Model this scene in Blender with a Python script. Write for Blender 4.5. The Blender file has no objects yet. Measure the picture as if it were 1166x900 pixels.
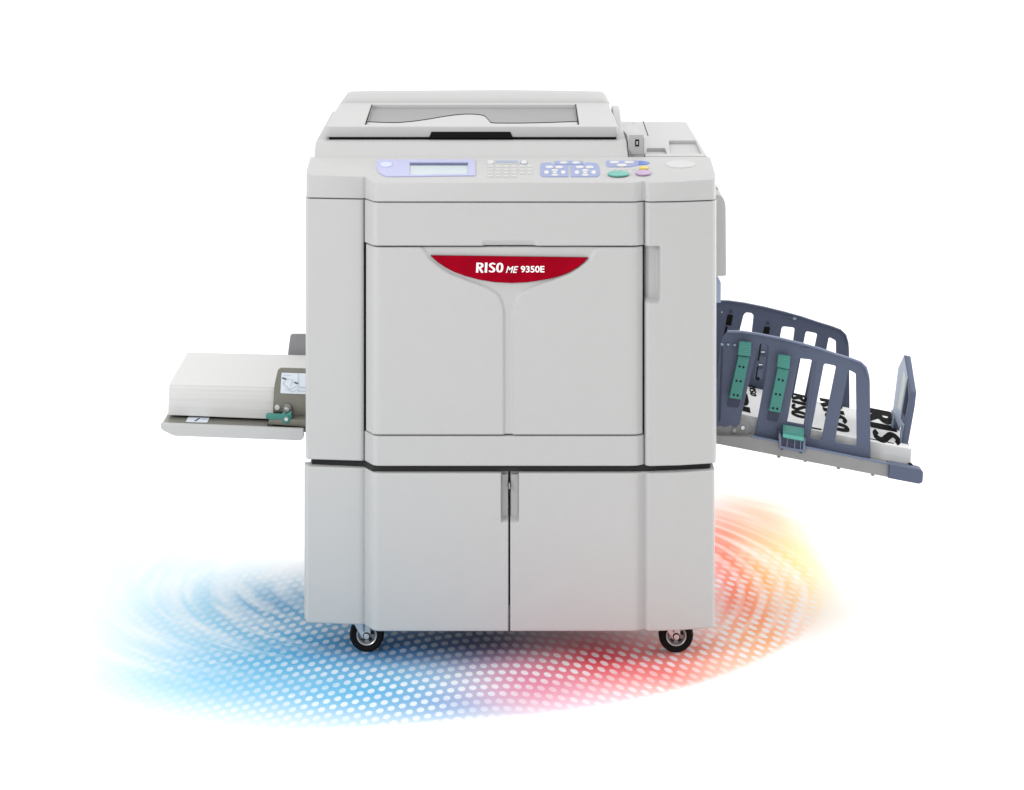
import bpy, bmesh, math, random
from mathutils import Vector, Matrix
random.seed(4)
# ---------------------------------------------------------------- camera, light, exposure
S, D, H = 0.00163, 5.0, 1.607        # metres per photo pixel at the front plane, camera distance, eye height
CX, CY = 575.0, -230.0               # where the view axis crosses the photograph
scene = bpy.context.scene
cam_d = bpy.data.cameras.new('camera'); cam = bpy.data.objects.new('camera', cam_d)
scene.collection.objects.link(cam); scene.camera = cam
cam.location = (0, -D, H); cam.rotation_euler = (math.radians(90), 0, 0)
cam_d.sensor_width = 36; cam_d.lens = 36 * D / (1166 * S)
cam_d.shift_x = (583 - CX) / 1166; cam_d.shift_y = -(450 - CY) / 1166
cam_d.clip_end = 200
world = bpy.data.worlds.new('World'); scene.world = world; world.use_nodes = True
world.node_tree.nodes['Background'].inputs[0].default_value = (1, 1, 1, 1)
world.node_tree.nodes['Background'].inputs[1].default_value = 0.93
def lamp(name, loc, target, sx, sy, power, col=(1, 1, 1)):
    l = bpy.data.lights.new(name, 'AREA'); l.shape = 'RECTANGLE'; l.size = sx; l.size_y = sy
    l.energy = power; l.color = col
    o = bpy.data.objects.new(name, l); scene.collection.objects.link(o); o.location = loc
    o.rotation_euler = (Vector(target) - Vector(loc)).to_track_quat('-Z', 'Y').to_euler()
    return o
lamp('softbox_key', (-3.3, -3.0, 2.5), (0, 0.2, 0.6), 1.2, 1.2, 78)
lamp('added_fill_right', (3.0, 0.9, 1.3), (0.75, 0.5, 0), 1.4, 1.4, 48)  # added fill, lifts the floor shade below the receiving tray
lamp('added_fill_overhead', (0, 1.2, 4.6), (0, 1.2, 0), 8.0, 6.0, 112)  # added overhead fill that bleaches floor and backdrop to white
scene.view_settings.view_transform = 'Standard'; scene.view_settings.look = 'None'
scene.view_settings.exposure = 0; scene.view_settings.gamma = 1
scene.render.engine = 'CYCLES'

# ---------------------------------------------------------------- helpers
def lin(c):
    c /= 255.0
    return c / 12.92 if c <= 0.04045 else ((c + 0.055) / 1.055) ** 2.4
def rgb(r, g, b, k=1.0): return (lin(r) * k, lin(g) * k, lin(b) * k, 1)
def P(px, py, Y=0.0):
    s = 1 + Y / D
    return Vector(((px - CX) * S * s, Y, H - (py - CY) * S * s))
def onZ(px, py, Z):                  # point of a horizontal plane seen at a photo position
    s = (H - Z) / ((py - CY) * S)
    return Vector(((px - CX) * S * s, (s - 1) * D, Z))
def mat(name, col, rough=0.5, metal=0.0, spec=0.5, bump=0.0, bscale=600, var=0.0, vscale=8, coat=0.0):
    m = bpy.data.materials.new(name); m.use_nodes = True
    nt = m.node_tree; b = nt.nodes['Principled BSDF']
    b.inputs['Base Color'].default_value = col; b.inputs['Roughness'].default_value = rough
    b.inputs['Metallic'].default_value = metal; b.inputs['Specular IOR Level'].default_value = spec
    b.inputs['Coat Weight'].default_value = coat
    tc = nt.nodes.new('ShaderNodeTexCoord')
    if bump:
        n = nt.nodes.new('ShaderNodeTexNoise'); n.inputs['Scale'].default_value = bscale; n.inputs['Detail'].default_value = 2
        bp = nt.nodes.new('ShaderNodeBump'); bp.inputs['Strength'].default_value = bump; bp.inputs['Distance'].default_value = 0.0006
        nt.links.new(tc.outputs['Object'], n.inputs['Vector']); nt.links.new(n.outputs['Fac'], bp.inputs['Height'])
        nt.links.new(bp.outputs['Normal'], b.inputs['Normal'])
    if var:
        n = nt.nodes.new('ShaderNodeTexNoise'); n.inputs['Scale'].default_value = vscale; n.inputs['Detail'].default_value = 5
        mx = nt.nodes.new('ShaderNodeMix'); mx.data_type = 'RGBA'
        mx.inputs['A'].default_value = tuple(c * (1 - var) for c in col[:3]) + (1,)
        mx.inputs['B'].default_value = tuple(min(1, c * (1 + var)) for c in col[:3]) + (1,)
        nt.links.new(tc.outputs['Object'], n.inputs['Vector']); nt.links.new(n.outputs['Fac'], mx.inputs['Factor'])
        nt.links.new(mx.outputs['Result'], b.inputs['Base Color'])
    return m
M = {}
M['body'] = mat('light_grey_plastic', (0.452, 0.452, 0.449, 1), 0.48, spec=0.4, bump=0.35, bscale=500, var=0.012, vscale=30)
M['panel'] = mat('panel_white_and_glare', (0.515, 0.515, 0.512, 1), 0.5, spec=0.35)  # keypad keys, and the painted glare of the thumb pad
M['dark'] = mat('dark_gap', (0.006, 0.006, 0.006, 1), 0.8, spec=.1)
M['plinth'] = mat('plinth_grey', (0.03, 0.03, 0.03, 1), 0.7, spec=.15)
M['black'] = mat('black_plastic', (0.005, 0.005, 0.005, 1), 0.6, spec=.12)
M['tyre'] = mat('black_rubber', (0.004, 0.004, 0.004, 1), 0.65, spec=.15)
M['sheetgrey'] = mat('smoked_tray', (0.235, 0.235, 0.235, 1), 0.45, spec=.25, var=0.08, vscale=6)
M['slotgrey'] = mat('slot_grey', (0.43, 0.43, 0.43, 1), 0.5)
M['pull'] = mat('pull_grey', (0.40, 0.40, 0.40, 1), 0.4)
M['lav'] = mat('lavender_print', (0.41, 0.42, 0.62, 1), 0.4)
M['lavl'] = mat('lavender_button', (0.52, 0.57, 0.80, 1), 0.3)
M['lavd'] = mat('screen_rim', (0.05, 0.06, 0.16, 1), 0.4)
M['lcd'] = mat('liquid_crystal', (0.46, 0.53, 0.56, 1), 0.2, var=0.1, vscale=20)
M['blue'] = mat('blue_print', (0.27, 0.315, 0.52, 1), 0.45, spec=.3)
M['blued'] = mat('deep_blue_print', (0.10, 0.18, 0.48, 1), 0.4)
M['key'] = mat('white_key', (0.60, 0.60, 0.585, 1), 0.35)
M['keygrey'] = mat('grey_key', (0.50, 0.50, 0.49, 1), 0.5)
M['bluegrey'] = mat('blue_grey_print', (0.30, 0.34, 0.45, 1), 0.5)
M['grn'] = mat('green_start', (0.09, 0.37, 0.31, 1), 0.35)
M['prp'] = mat('mauve_stop', (0.42, 0.29, 0.45, 1), 0.35)
M['yel'] = mat('yellow_button', (0.66, 0.50, 0.05, 1), 0.3)
M['red'] = mat('crimson_badge', (0.275, 0.0004, 0.010, 1), 0.6, spec=.03, var=0.30, vscale=28)
M['redd'] = mat('badge_rim', (0.10, 0.002, 0.008, 1), 0.4, spec=.3)
M['white'] = mat('white_lettering', (0.88, 0.88, 0.88, 1), 0.4)
M['ink'] = mat('black_ink', (0.003, 0.003, 0.003, 1), 0.8, spec=.05)
M['olive'] = mat('olive_steel', (0.18, 0.177, 0.15, 1), 0.38, metal=0.3, var=0.12, vscale=60)
M['sticker'] = mat('sticker_white', (0.66, 0.71, 0.77, 1), 0.4)
M['stickerd'] = mat('sticker_dark', (0.05, 0.06, 0.12, 1), 0.4)
M['stickerg'] = mat('sticker_grey', (0.38, 0.43, 0.52, 1), 0.5)
M['teal'] = mat('teal_plastic', (0.05, 0.225, 0.19, 1), 0.45, spec=.35, var=0.06, vscale=40)
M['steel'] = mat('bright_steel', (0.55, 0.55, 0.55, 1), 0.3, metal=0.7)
M['trayside'] = mat('grey_steel', (0.25, 0.25, 0.252, 1), 0.5, spec=.3, metal=0.2, bump=0.3, bscale=120, var=0.10, vscale=40)
M['slate'] = mat('slate_blue_plastic', (0.088, 0.106, 0.162, 1), 0.5, spec=0.22, bump=0.3, bscale=400, var=0.06, vscale=12)
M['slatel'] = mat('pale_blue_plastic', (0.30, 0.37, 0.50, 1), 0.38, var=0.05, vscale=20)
M['rim'] = mat('guide_rim_blue', (0.13, 0.16, 0.25, 1), .45)
M['rim0'] = M['rim']
M['slated'] = mat('dark_blue_and_shade', (0.022, 0.028, 0.065, 1), 0.5)  # dark blue small parts, and the painted shade below the arrangers
M['rear'] = mat('rear_guide_grey', (0.28, 0.28, 0.29, 1), 0.4, metal=0.3)
def paper_mat(name, col, lines):
    m = mat(name, col, 0.7, spec=0.2); nt = m.node_tree; b = nt.nodes['Principled BSDF']
    tc = nt.nodes.new('ShaderNodeTexCoord'); mp = nt.nodes.new('ShaderNodeMapping')
    mp.inputs['Scale'].default_value = (2, 2, lines)
    n = nt.nodes.new('ShaderNodeTexNoise'); n.inputs['Scale'].default_value = 1; n.inputs['Detail'].default_value = 4
    r = nt.nodes.new('ShaderNodeMapRange'); r.inputs['From Min'].default_value = .3; r.inputs['From Max'].default_value = .7
    r.inputs['To Min'].default_value = 0; r.inputs['To Max'].default_value = 1
    mx = nt.nodes.new('ShaderNodeMix'); mx.data_type = 'RGBA'
    mx.inputs['A'].default_value = tuple(c * .955 for c in col[:3]) + (1,); mx.inputs['B'].default_value = col
    # sheet edges are only seen on the upright faces
    g = nt.nodes.new('ShaderNodeNewGeometry'); sp = nt.nodes.new('ShaderNodeSeparateXYZ')
    ab = nt.nodes.new('ShaderNodeMath'); ab.operation = 'GREATER_THAN'; ab.inputs[1].default_value = 0.7
    m2 = nt.nodes.new('ShaderNodeMix'); m2.data_type = 'RGBA'; m2.inputs['B'].default_value = col
    L = nt.links.new
    L(tc.outputs['Object'], mp.inputs['Vector']); L(mp.outputs['Vector'], n.inputs['Vector']); L(n.outputs['Fac'], r.inputs['Value'])
    L(r.outputs['Result'], mx.inputs['Factor']); L(g.outputs['Normal'], sp.inputs['Vector']); L(sp.outputs['Z'], ab.inputs[0])
    L(ab.outputs[0], m2.inputs['Factor']); L(mx.outputs['Result'], m2.inputs['A']); L(m2.outputs['Result'], b.inputs['Base Color'])
    return m
M['paper'] = paper_mat('paper_ream', (0.64, 0.64, 0.635, 1), 420)
M['paper2'] = paper_mat('printed_ream', (0.60, 0.60, 0.60, 1), 500)

def link(o, parent=None):
    scene.collection.objects.link(o)
    if parent:
        o.parent = parent
        pw = parent.matrix_basis if not parent.parent else parent.parent.matrix_basis @ parent.matrix_basis
        o.matrix_parent_inverse = Matrix.Identity(4)
        if o.type == 'MESH': o.data.transform(pw.inverted())
    return o
def finish(me, name, m, parent, bevel=0, seg=2, angle=40):
    me.materials.clear(); me.materials.append(m)
    for p in me.polygons: p.use_smooth = True; p.material_index = 0
    me.set_sharp_from_angle(angle=math.radians(angle))
    o = bpy.data.objects.new(name, me); me.name = name
    link(o, parent)
    if bevel:
        b = o.modifiers.new('edge', 'BEVEL'); b.width = bevel; b.segments = seg; b.limit_method = 'ANGLE'
        b.angle_limit = math.radians(35); b.harden_normals = True
    return o
def thing(name, label, cat, loc):
    o = bpy.data.objects.new(name, None); scene.collection.objects.link(o); o.location = loc
    o['label'] = label; o['category'] = cat; o.empty_display_size = .1
    return o
def from_bm(bm, name, m, parent, bevel=0, seg=2, angle=40):
    bmesh.ops.recalc_face_normals(bm, faces=bm.faces)
    me = bpy.data.meshes.new(name); bm.to_mesh(me); bm.free()
    return finish(me, name, m, parent, bevel, seg, angle)
def box_bm(bm, x0, x1, y0, y1, z0, z1):
    v = [bm.verts.new(p) for p in [(x0,y0,z0),(x1,y0,z0),(x1,y1,z0),(x0,y1,z0),(x0,y0,z1),(x1,y0,z1),(x1,y1,z1),(x0,y1,z1)]]
    for f in [(0,1,2,3),(4,5,6,7),(0,1,5,4),(1,2,6,5),(2,3,7,6),(3,0,4,7)]: bm.faces.new([v[i] for i in f])
def box(name, x0, x1, y0, y1, z0, z1, m, parent, bevel=.0015):
    bm = bmesh.new(); box_bm(bm, x0, x1, y0, y1, z0, z1); return from_bm(bm, name, m, parent, bevel)
def prism_bm(bm, a, b):              # two matching rings of points
    va = [bm.verts.new(p) for p in a]; vb = [bm.verts.new(p) for p in b]; n = len(a)
    bm.faces.new(va); bm.faces.new(vb)
    for i in range(n): bm.faces.new([va[i], va[(i+1) % n], vb[(i+1) % n], vb[i]])
def plan(name, pts, z0, z1, m, parent, bevel=.002):
    bm = bmesh.new(); prism_bm(bm, [(x, y, z0) for x, y in pts], [(x, y, z1) for x, y in pts]); return from_bm(bm, name, m, parent, bevel)
def rnd(pts, r, n=5):                # rounded polygon corners; r one number or one per corner
    out = []; k = len(pts)
    for i in range(k):
        p0, p, p1 = Vector(pts[i-1][:2]), Vector(pts[i][:2]), Vector(pts[(i+1) % k][:2])
        ri = r[i] if isinstance(r, (list, tuple)) else r
        a, b = (p0 - p), (p1 - p); q = min(ri, a.length * .48, b.length * .48)
        if q <= 0: out.append(tuple(p)); continue
        A, B = p + a.normalized() * q, p + b.normalized() * q
        for j in range(n + 1):
            t = j / n; out.append(tuple(A * (1-t)**2 + p * 2*t*(1-t) + B * t*t))
    return out
def ell(cx, cy, a, b, n=20): return [(cx + a*math.cos(2*math.pi*i/n), cy + b*math.sin(2*math.pi*i/n)) for i in range(n)]
def curve_mesh(loops, depth, bevel):
    cu = bpy.data.curves.new('c', 'CURVE'); cu.dimensions = '2D'; cu.fill_mode = 'BOTH'
    for lp in loops:
        sp = cu.splines.new('POLY'); sp.points.add(len(lp) - 1)
        for i, p in enumerate(lp): sp.points[i].co = (p[0], p[1], 0, 1)
        sp.use_cyclic_u = True
    cu.extrude = max(depth/2 - bevel, 0); cu.bevel_depth = bevel; cu.bevel_resolution = 1; cu.offset = -bevel
    o = bpy.data.objects.new('c', cu); scene.collection.objects.link(o)
    dg = bpy.context.evaluated_depsgraph_get(); me = bpy.data.meshes.new_from_object(o.evaluated_get(dg))
    bpy.data.objects.remove(o); bpy.data.curves.remove(cu)
    return me
def flat(name, loops, origin, ux, uy, depth, m, parent, bevel=.0006):
    """2D loops in metres in the frame origin/ux/uy; outward face at local z=0, depth behind it"""
    me = curve_mesh(loops, depth, bevel)
    ux, uy = Vector(ux).normalized(), Vector(uy).normalized(); uz = ux.cross(uy)
    T = Matrix((( ux.x, uy.x, uz.x, origin[0]), (ux.y, uy.y, uz.y, origin[1]), (ux.z, uy.z, uz.z, origin[2]), (0,0,0,1)))
    me.transform(T @ Matrix.Translation((0, 0, -depth/2)))
    return finish(me, name, m, parent)
def slab(name, loops, Y, depth, m, parent, bevel=.0006):   # upright plate facing the camera side, outline given at depth Y
    L = [[(P(a, b, Y).x, P(a, b, Y).z) for a, b in lp] for lp in loops]
    return flat(name, L, (0, Y, 0), (1,0,0), (0,0,1), depth, m, parent, bevel)
def deck(name, loops, Z, depth, m, parent, bevel=.0006):   # level plate, outline seen on plane Z
    L = [[tuple(onZ(a, b, Z))[:2] for a, b in lp] for lp in loops]
    return flat(name, L, (0, 0, Z), (1,0,0), (0,1,0), depth, m, parent, bevel)
def join_mesh(objs):
    a = objs[0]; bm = bmesh.new()
    for o in objs: bm.from_mesh(o.data)
    bm.to_mesh(a.data); bm.free()
    for o in objs[1:]: bpy.data.objects.remove(o)
    return a
def sm(a, b, x):
    t = max(0, min(1, (x - a) / (b - a))) if b != a else float(x > a)
    return t*t*(3 - 2*t)
def cyl(bm, c, r, y0, y1, n=40, r1=None, axis='Y'):
    r1 = r if r1 is None else r1
    f = (lambda a, rr, t: (c[0] + rr*math.cos(a), t, c[1] + rr*math.sin(a))) if axis == 'Y' else \
        (lambda a, rr, t: (c[0] + rr*math.cos(a), c[1] + rr*math.sin(a), t))
    prism_bm(bm, [f(2*math.pi*i/n, r, y0) for i in range(n)], [f(2*math.pi*i/n, r1, y1) for i in range(n)])

# ---------------------------------------------------------------- the setting: white studio floor with printed graphic, curved backdrop
def floor_material():
    m = bpy.data.materials.new('printed_floor'); m.use_nodes = True; nt = m.node_tree; N = nt.nodes; b = N['Principled BSDF']
    b.inputs['Roughness'].default_value = 0.75; b.inputs['Specular IOR Level'].default_value = 0.15
    tc = N.new('ShaderNodeTexCoord'); sep = N.new('ShaderNodeSeparateXYZ'); nt.links.new(tc.outputs['Object'], sep.inputs[0])
    class E:
        def __init__(s, k): s.k = k
        def __add__(s, o): return op('ADD', s, o)
        def __sub__(s, o): return op('SUBTRACT', s, o)
        def __rsub__(s, o): return op('SUBTRACT', o, s)
        def __mul__(s, o): return op('MULTIPLY', s, o)
        def __truediv__(s, o): return op('DIVIDE', s, o)
        __radd__ = __add__; __rmul__ = __mul__
    def op(kind, *a):
        n = N.new('ShaderNodeMath'); n.operation = kind
        for i, v in enumerate(a):
            if isinstance(v, E): nt.links.new(v.k, n.inputs[i])
            else: n.inputs[i].default_value = v
        return E(n.outputs[0])
    def ss(x, a, b_, lo=0.0, hi=1.0):
        n = N.new('ShaderNodeMapRange'); n.interpolation_type = 'SMOOTHSTEP'; nt.links.new(x.k, n.inputs['Value'])
        n.inputs['From Min'].default_value = a; n.inputs['From Max'].default_value = b_
        n.inputs['To Min'].default_value = lo; n.inputs['To Max'].default_value = hi
        return E(n.outputs['Result'])
    X, Y = E(sep.outputs[0]), E(sep.outputs[1])
    col = [None]
    def mix(fac, a, c):
        n = N.new('ShaderNodeMix'); n.data_type = 'RGBA'
        if isinstance(fac, E): nt.links.new(fac.k, n.inputs['Factor'])
        for nm, v in (('A', a), ('B', c)):
            if isinstance(v, tuple): n.inputs[nm].default_value = v
            else: nt.links.new(v, n.inputs[nm])
        return n.outputs['Result']
    def blob(px, py, wx, wy, slope=0.0):       # soft spot, given where it is seen and how wide; lies on the floor
        c = onZ(px, py, 0); e = onZ(px + wx, py, 0); f = onZ(px, py + wy, 0)
        ax = abs(e.x - c.x); ay = abs(f.y - c.y)
        dx = (X - c.x) / ax; dy = (Y - c.y) / ay
        if slope: dy = dy + dx * slope
        return op('EXPONENT', (dx*dx + dy*dy) * -1.0)
    C0 = Vector((-.19, .51, 0))
    dx, dy = X - C0.x, Y - C0.y
    r = op('SQRT', dx*dx + dy*dy)
    th = op('ARCTAN2', dx, dy * -1.0)
    # colour fields
    K = 0.78
    wash = [ (165, 630, 120, 66, (205, 240, 253), .62), (100, 590, 90, 60, (222, 246, 254), .42), (250, 772, 120, 34, (150, 220, 247), .75), (335, 735, 145, 62, (88, 192, 240), .98), (225, 700, 80, 44, (150, 220, 248), .60), (420, 786, 140, 40, (96, 196, 242), .92),
             (325, 688, 75, 26, (62, 160, 215), .72), (455, 738, 115, 26, (52, 132, 200), .88), (548, 735, 62, 30, (68, 100, 150), .8),
             (510, 802, 80, 20, (104, 165, 222), .6),
             (608, 772, 62, 32, (222, 110, 160), .72), (685, 752, 80, 38, (232, 62, 84), .96), (762, 768, 74, 26, (240, 84, 90), .94),
             (850, 690, 42, 70, (255, 104, 62), .90), (828, 620, 36, 48, (255, 92, 76), .95), (800, 742, 60, 24, (242, 100, 84), .85),
             (880, 655, 36, 58, (255, 176, 84), .85), (908, 640, 34, 56, (255, 222, 124), .62), (640, 792, 95, 22, (238, 128, 158), .5), (870, 730, 50, 30, (252, 176, 112), .82),
             (862, 590, 50, 40, (255, 150, 110), .62),
             (770, 796, 70, 26, (255, 206, 190), .60), (850, 768, 60, 36, (255, 218, 186), .6), (700, 812, 80, 22, (240, 226, 246), .5)]
    cur = (0.93, 0.93, 0.93, 1)
    for px, py, wx, wy, c, k in wash:
        cur = mix(blob(px, py, wx, wy) * k, cur, rgb(*c, .97 if (sum(c) > 585 or px > 800) else (.88 if px > 600 else K)))
    # halftone dots on a polar grid, drawn out along the radius
    xa = op('SQRT', X*X + .03)
    v = (Y + xa * .85) / .0395
    u = (X + Y * .10) / .0205
    row = op('FLOOR', v); odd = op('MODULO', op('ABSOLUTE', row), 2.0)
    fu = op('FRACT', u + odd * .5) - .5; fv = op('FRACT', v) - .5
    d = op('SQRT', fu*fu + fv*fv)
    dots = op('SUBTRACT', 1.0, ss(d, .27, .38))
    inside = op('SUBTRACT', 1.0, ss(r - op('SUBTRACT', 1.0, ss(X, -.50, -.05)) * .12, .80, .86))
    weak = ss(X, -.78, -.20, .25, .78) * op('SUBTRACT', 1.0, ss(Y, .50, .90))
    # broad pale ribs sweeping round with the disc
    rib = op('SINE', r * 150.0 + Y * 3.0)
    ribs = ss(rib, -.1, 1.0) * ss(X, .30, .40) * ss(r, .60, .66) * inside * ss(Y, .0, .2)
    cur = mix(ribs * .32, cur, (0.93, 0.86, 0.80, 1))
    # wisps drawn out along the sweep
    cb = N.new('ShaderNodeCombineXYZ'); nt.links.new((r * 26.0).k, cb.inputs[0]); nt.links.new((th * 1.6 + r * 2.0).k, cb.inputs[1])
    nz = N.new('ShaderNodeTexNoise'); nz.inputs['Scale'].default_value = 1.0; nz.inputs['Detail'].default_value = 3; nt.links.new(cb.outputs[0], nz.inputs['Vector'])
    w_ = E(nz.outputs['Fac'])
    sides = op('MAXIMUM', op('SUBTRACT', 1.0, ss(X, -.55, -.22)) * ss(Y, -.25, .15), ss(X, .40, .56) * ss(Y, .1, .3) * .7)
    cur = mix(ss(w_, .42, .72) * sides * .55, cur, (0.93, 0.93, 0.93, 1))
    cb2 = N.new('ShaderNodeCombineXYZ'); nt.links.new((X * 1.3 + 5.0).k, cb2.inputs[0]); nt.links.new((Y * 3.0).k, cb2.inputs[1])
    nz2 = N.new('ShaderNodeTexNoise'); nz2.inputs['Scale'].default_value = 2.2; nz2.inputs['Detail'].default_value = 2; nt.links.new(cb2.outputs[0], nz2.inputs['Vector'])
    patch = ss(E(nz2.outputs['Fac']), .38, .62, .45, 1.0)
    weak = weak * patch
    ribl = ss(op('SINE', r * 58.0 + X * 3.0), .2, 1.0) * op('SUBTRACT', 1.0, ss(X, -.50, -.30)) * ss(Y, .02, .30)
    cur = mix(ribl * .35, cur, (0.80, 0.86, 0.93, 1))
    cur = mix(dots * weak * inside, cur, (0.84, 0.87, 0.90, 1))
    # lower rim of the disc: the print ends in a clean curve in front
    lf = op('SUBTRACT', 1.0, ss(X, -.50, -.05))
    rim = ss(r - lf * .075, .805 , .840)
    fade = op('SUBTRACT', 1.0, ss(Y, .05, .35))
    cur = mix(rim * fade * .93, cur, (0.93, 0.93, 0.93, 1))
    nt.links.new(cur, b.inputs['Base Color'])
    return m
mf = floor_material()
mb = mat('white_backdrop', (0.93, 0.93, 0.93, 1), 0.8, spec=0.1)
bm = bmesh.new()
v = [bm.verts.new(p) for p in [(-9, -7, 0), (9, -7, 0), (9, 2.6, 0), (-9, 2.6, 0)]]; bm.faces.new(v)
o = from_bm(bm, 'floor', mf, None); o['kind'] = 'structure'
bm = bmesh.new(); prev = None
prof = [(2.6, 0)] + [(2.6 + 1.4*math.sin(a), 1.4 - 1.4*math.cos(a)) for a in [math.pi/2*i/16 for i in range(1, 17)]] + [(4.0, 7.0)]
for y, z in prof:
    cur = [bm.verts.new((-9, y, z)), bm.verts.new((9, y, z))]
    if prev: bm.faces.new([prev[0], prev[1], cur[1], cur[0]])
    prev = cur
o = from_bm(bm, 'backdrop', mb, None); o['kind'] = 'structure'

# ================================================================ DUPLICATOR
YB = .72
dup = thing('duplicator', 'light grey digital duplicator with red crescent badge, standing on the wheeled cabinet', 'duplicator', (0, .36, .367))
def Zc(py): return H - (py - CY) * S          # heights read on the front plane
PLAN = [(348, .072), (348.6, .058), (351, .051), (411, .0385), (413.8, .040), (415.2, .041), (416.5, .036), (425, .005), (430, 0), (719, 0), (725, .0015),
        (732.8, .011), (734.2, .011), (736, .004), (740, .0), (775, .006), (811, .021), (814.4, .026), (815.8, .042)]
def planY(px):
    for (a, ya), (b, yb) in zip(PLAN, PLAN[1:]):
        if px <= b: return ya + (yb - ya) * max(0, (px - a)) / (b - a)
    return PLAN[-1][1]
def relief(name, px0, px1, py0, py1, m, parent, back, fn=None, step=3.0, edge=2.2, edepth=.0022, sides=(1,1,1,1), fine=None):
    """front panel as a relief: plan curve + rounded edges + fn(px,py) recess; closed to 'back'"""
    def ax(a, b, brk):
        xs = {a, b}
        n = max(1, int((b-a)/step))
        xs |= {a + (b-a)*i/n for i in range(n+1)}
        for e in (.3, .7, 1.2, 1.7, 2.2): xs |= {a+e, b-e}
        xs |= {q for q in brk if a < q < b}
        return sorted(xs)
    bx = [p for p, _ in PLAN]; by = []
    if fine:
        (fx0, fx1, fy0, fy1, st) = fine
        bx += [fx0 + st*i for i in range(int((fx1-fx0)/st)+1)]; by += [fy0 + st*i for i in range(int((fy1-fy0)/st)+1)]
    xs, zs = ax(px0, px1, bx), ax(py0, py1, by)
    bm = bmesh.new(); g = []
    for z in zs:
        row = []
        for x in xs:
            y = planY(x)
            X = (x - CX) * S * (1 + y / D)
            for k, dd in enumerate((x - px0, px1 - x, z - py0, py1 - z)):
                if sides[k] and dd < edge: t = 1 - dd/edge; y += edepth * (1 - math.sqrt(max(0, 1 - t*t)))
            if fn: y += fn(x, z)
            row.append(bm.verts.new((X, y, Zc(z))))
        g.append(row)
    for i in range(len(zs)-1):
        for j in range(len(xs)-1): bm.faces.new([g[i][j], g[i][j+1], g[i+1][j+1], g[i+1][j]])
    ring = g[0][:] + [r[-1] for r in g[1:]] + g[-1][-2::-1] + [r[0] for r in g[-2:0:-1]]
    bk = [bm.verts.new((q.co.x, back, q.co.z)) for q in ring]; n = len(ring)
    for i in range(n): bm.faces.new([ring[i], ring[(i+1)%n], bk[(i+1)%n], bk[i]])
    bm.faces.new(bk)
    return from_bm(bm, name, m, parent, angle=50)

relief('side_cover', 348, 414.2, 231.2, 531.0, M['body'], dup, YB)
def finger(px, py):
    q = sm(753.5, 749, px) if False else (1 - sm(748.5, 752.5, px))
    return .020 * q * sm(280.5, 282.5, py) * (1 - sm(339.5, 347, py)) * 1.0
relief('side_cover', 734.0, 815.8, 231.2, 531.2, M['body'], dup, YB, finger, fine=(734, 755, 278, 350, 1.0))
def tabtop(px, py):   # thumb notch over the door
    w = sm(547.5, 553.5, px) * (1 - sm(606, 613, px))
    return .0065 * w * sm(272.5, 281, py)
relief('front_cover', 415.0, 733.2, 231.2, 280.2, M['body'], dup, .048, tabtop, fine=(546, 616, 272, 281, 1.0))
HW = [(281, 101), (284.5, 97), (290, 93.5), (296, 89.5), (305, 78), (311, 69), (315, 59), (320, 46), (323, 37), (328, 24), (331.5, 17), (335, 12.5), (340, 8.6), (350, 6), (360, 5.2), (500, 5.0)]
def hw(py):
    for (a, wa), (b, wb) in zip(HW, HW[1:]):
        if py <= b: return wa + (wb - wa) * max(0, py - a) / (b - a)
    return 5
def doorfn(px, py):
    c = 580.7 - 1.7 * sm(300, 345, py); d = abs(px - c) - hw(py)
    ext = 1.8 if py > 335 else 2.6
    return .0046 * (1 - sm(-ext*.7, ext*1.5 if py < 345 else ext*.7, d))
relief('front_door', 416.8, 731.8, 282.0, 495.4, M['body'], dup, .048, doorfn, step=6, fine=(478, 684, 281, 496, 1.6))
relief('lower_front_panel', 415.0, 733.2, 497.0, 531.0, M['body'], dup, .048)
xl, xr = (414.2-CX)*S*1.008, (734-CX)*S*1.002
box('gap_dark_core', xl + .001, xr - .001, .055, YB - .02, Zc(530.5), Zc(214), M['dark'], dup, 0)  # black core put in so the panel gaps read as shade

# badge
bl = [(489.6, 291)] + [(498, 298.7), (507, 304.8), (517, 310), (530, 314.7), (545.5, 318.8), (563, 321.6), (583, 322.6), (600, 321.8), (613, 320), (628, 317.3), (640, 313.8), (650, 309.6), (658.7, 304.3), (665, 299.3)] + [(670.4, 293.4)]
def scaled(pts, k, c): return [(c[0] + (x-c[0])*k, c[1] + (y-c[1])*k) for x, y in pts]
badge = slab('badge', [rnd(bl, [1.6] + [1.0]*14 + [1.6], 4)], .0008, .004, M['redd'], dup, .0004)
slab('badge_face', [rnd(scaled(bl, .986, (580, 303)), [1.5] + [.8]*14 + [1.5], 4)], -.0002, .003, M['red'], badge, .0002)

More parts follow.
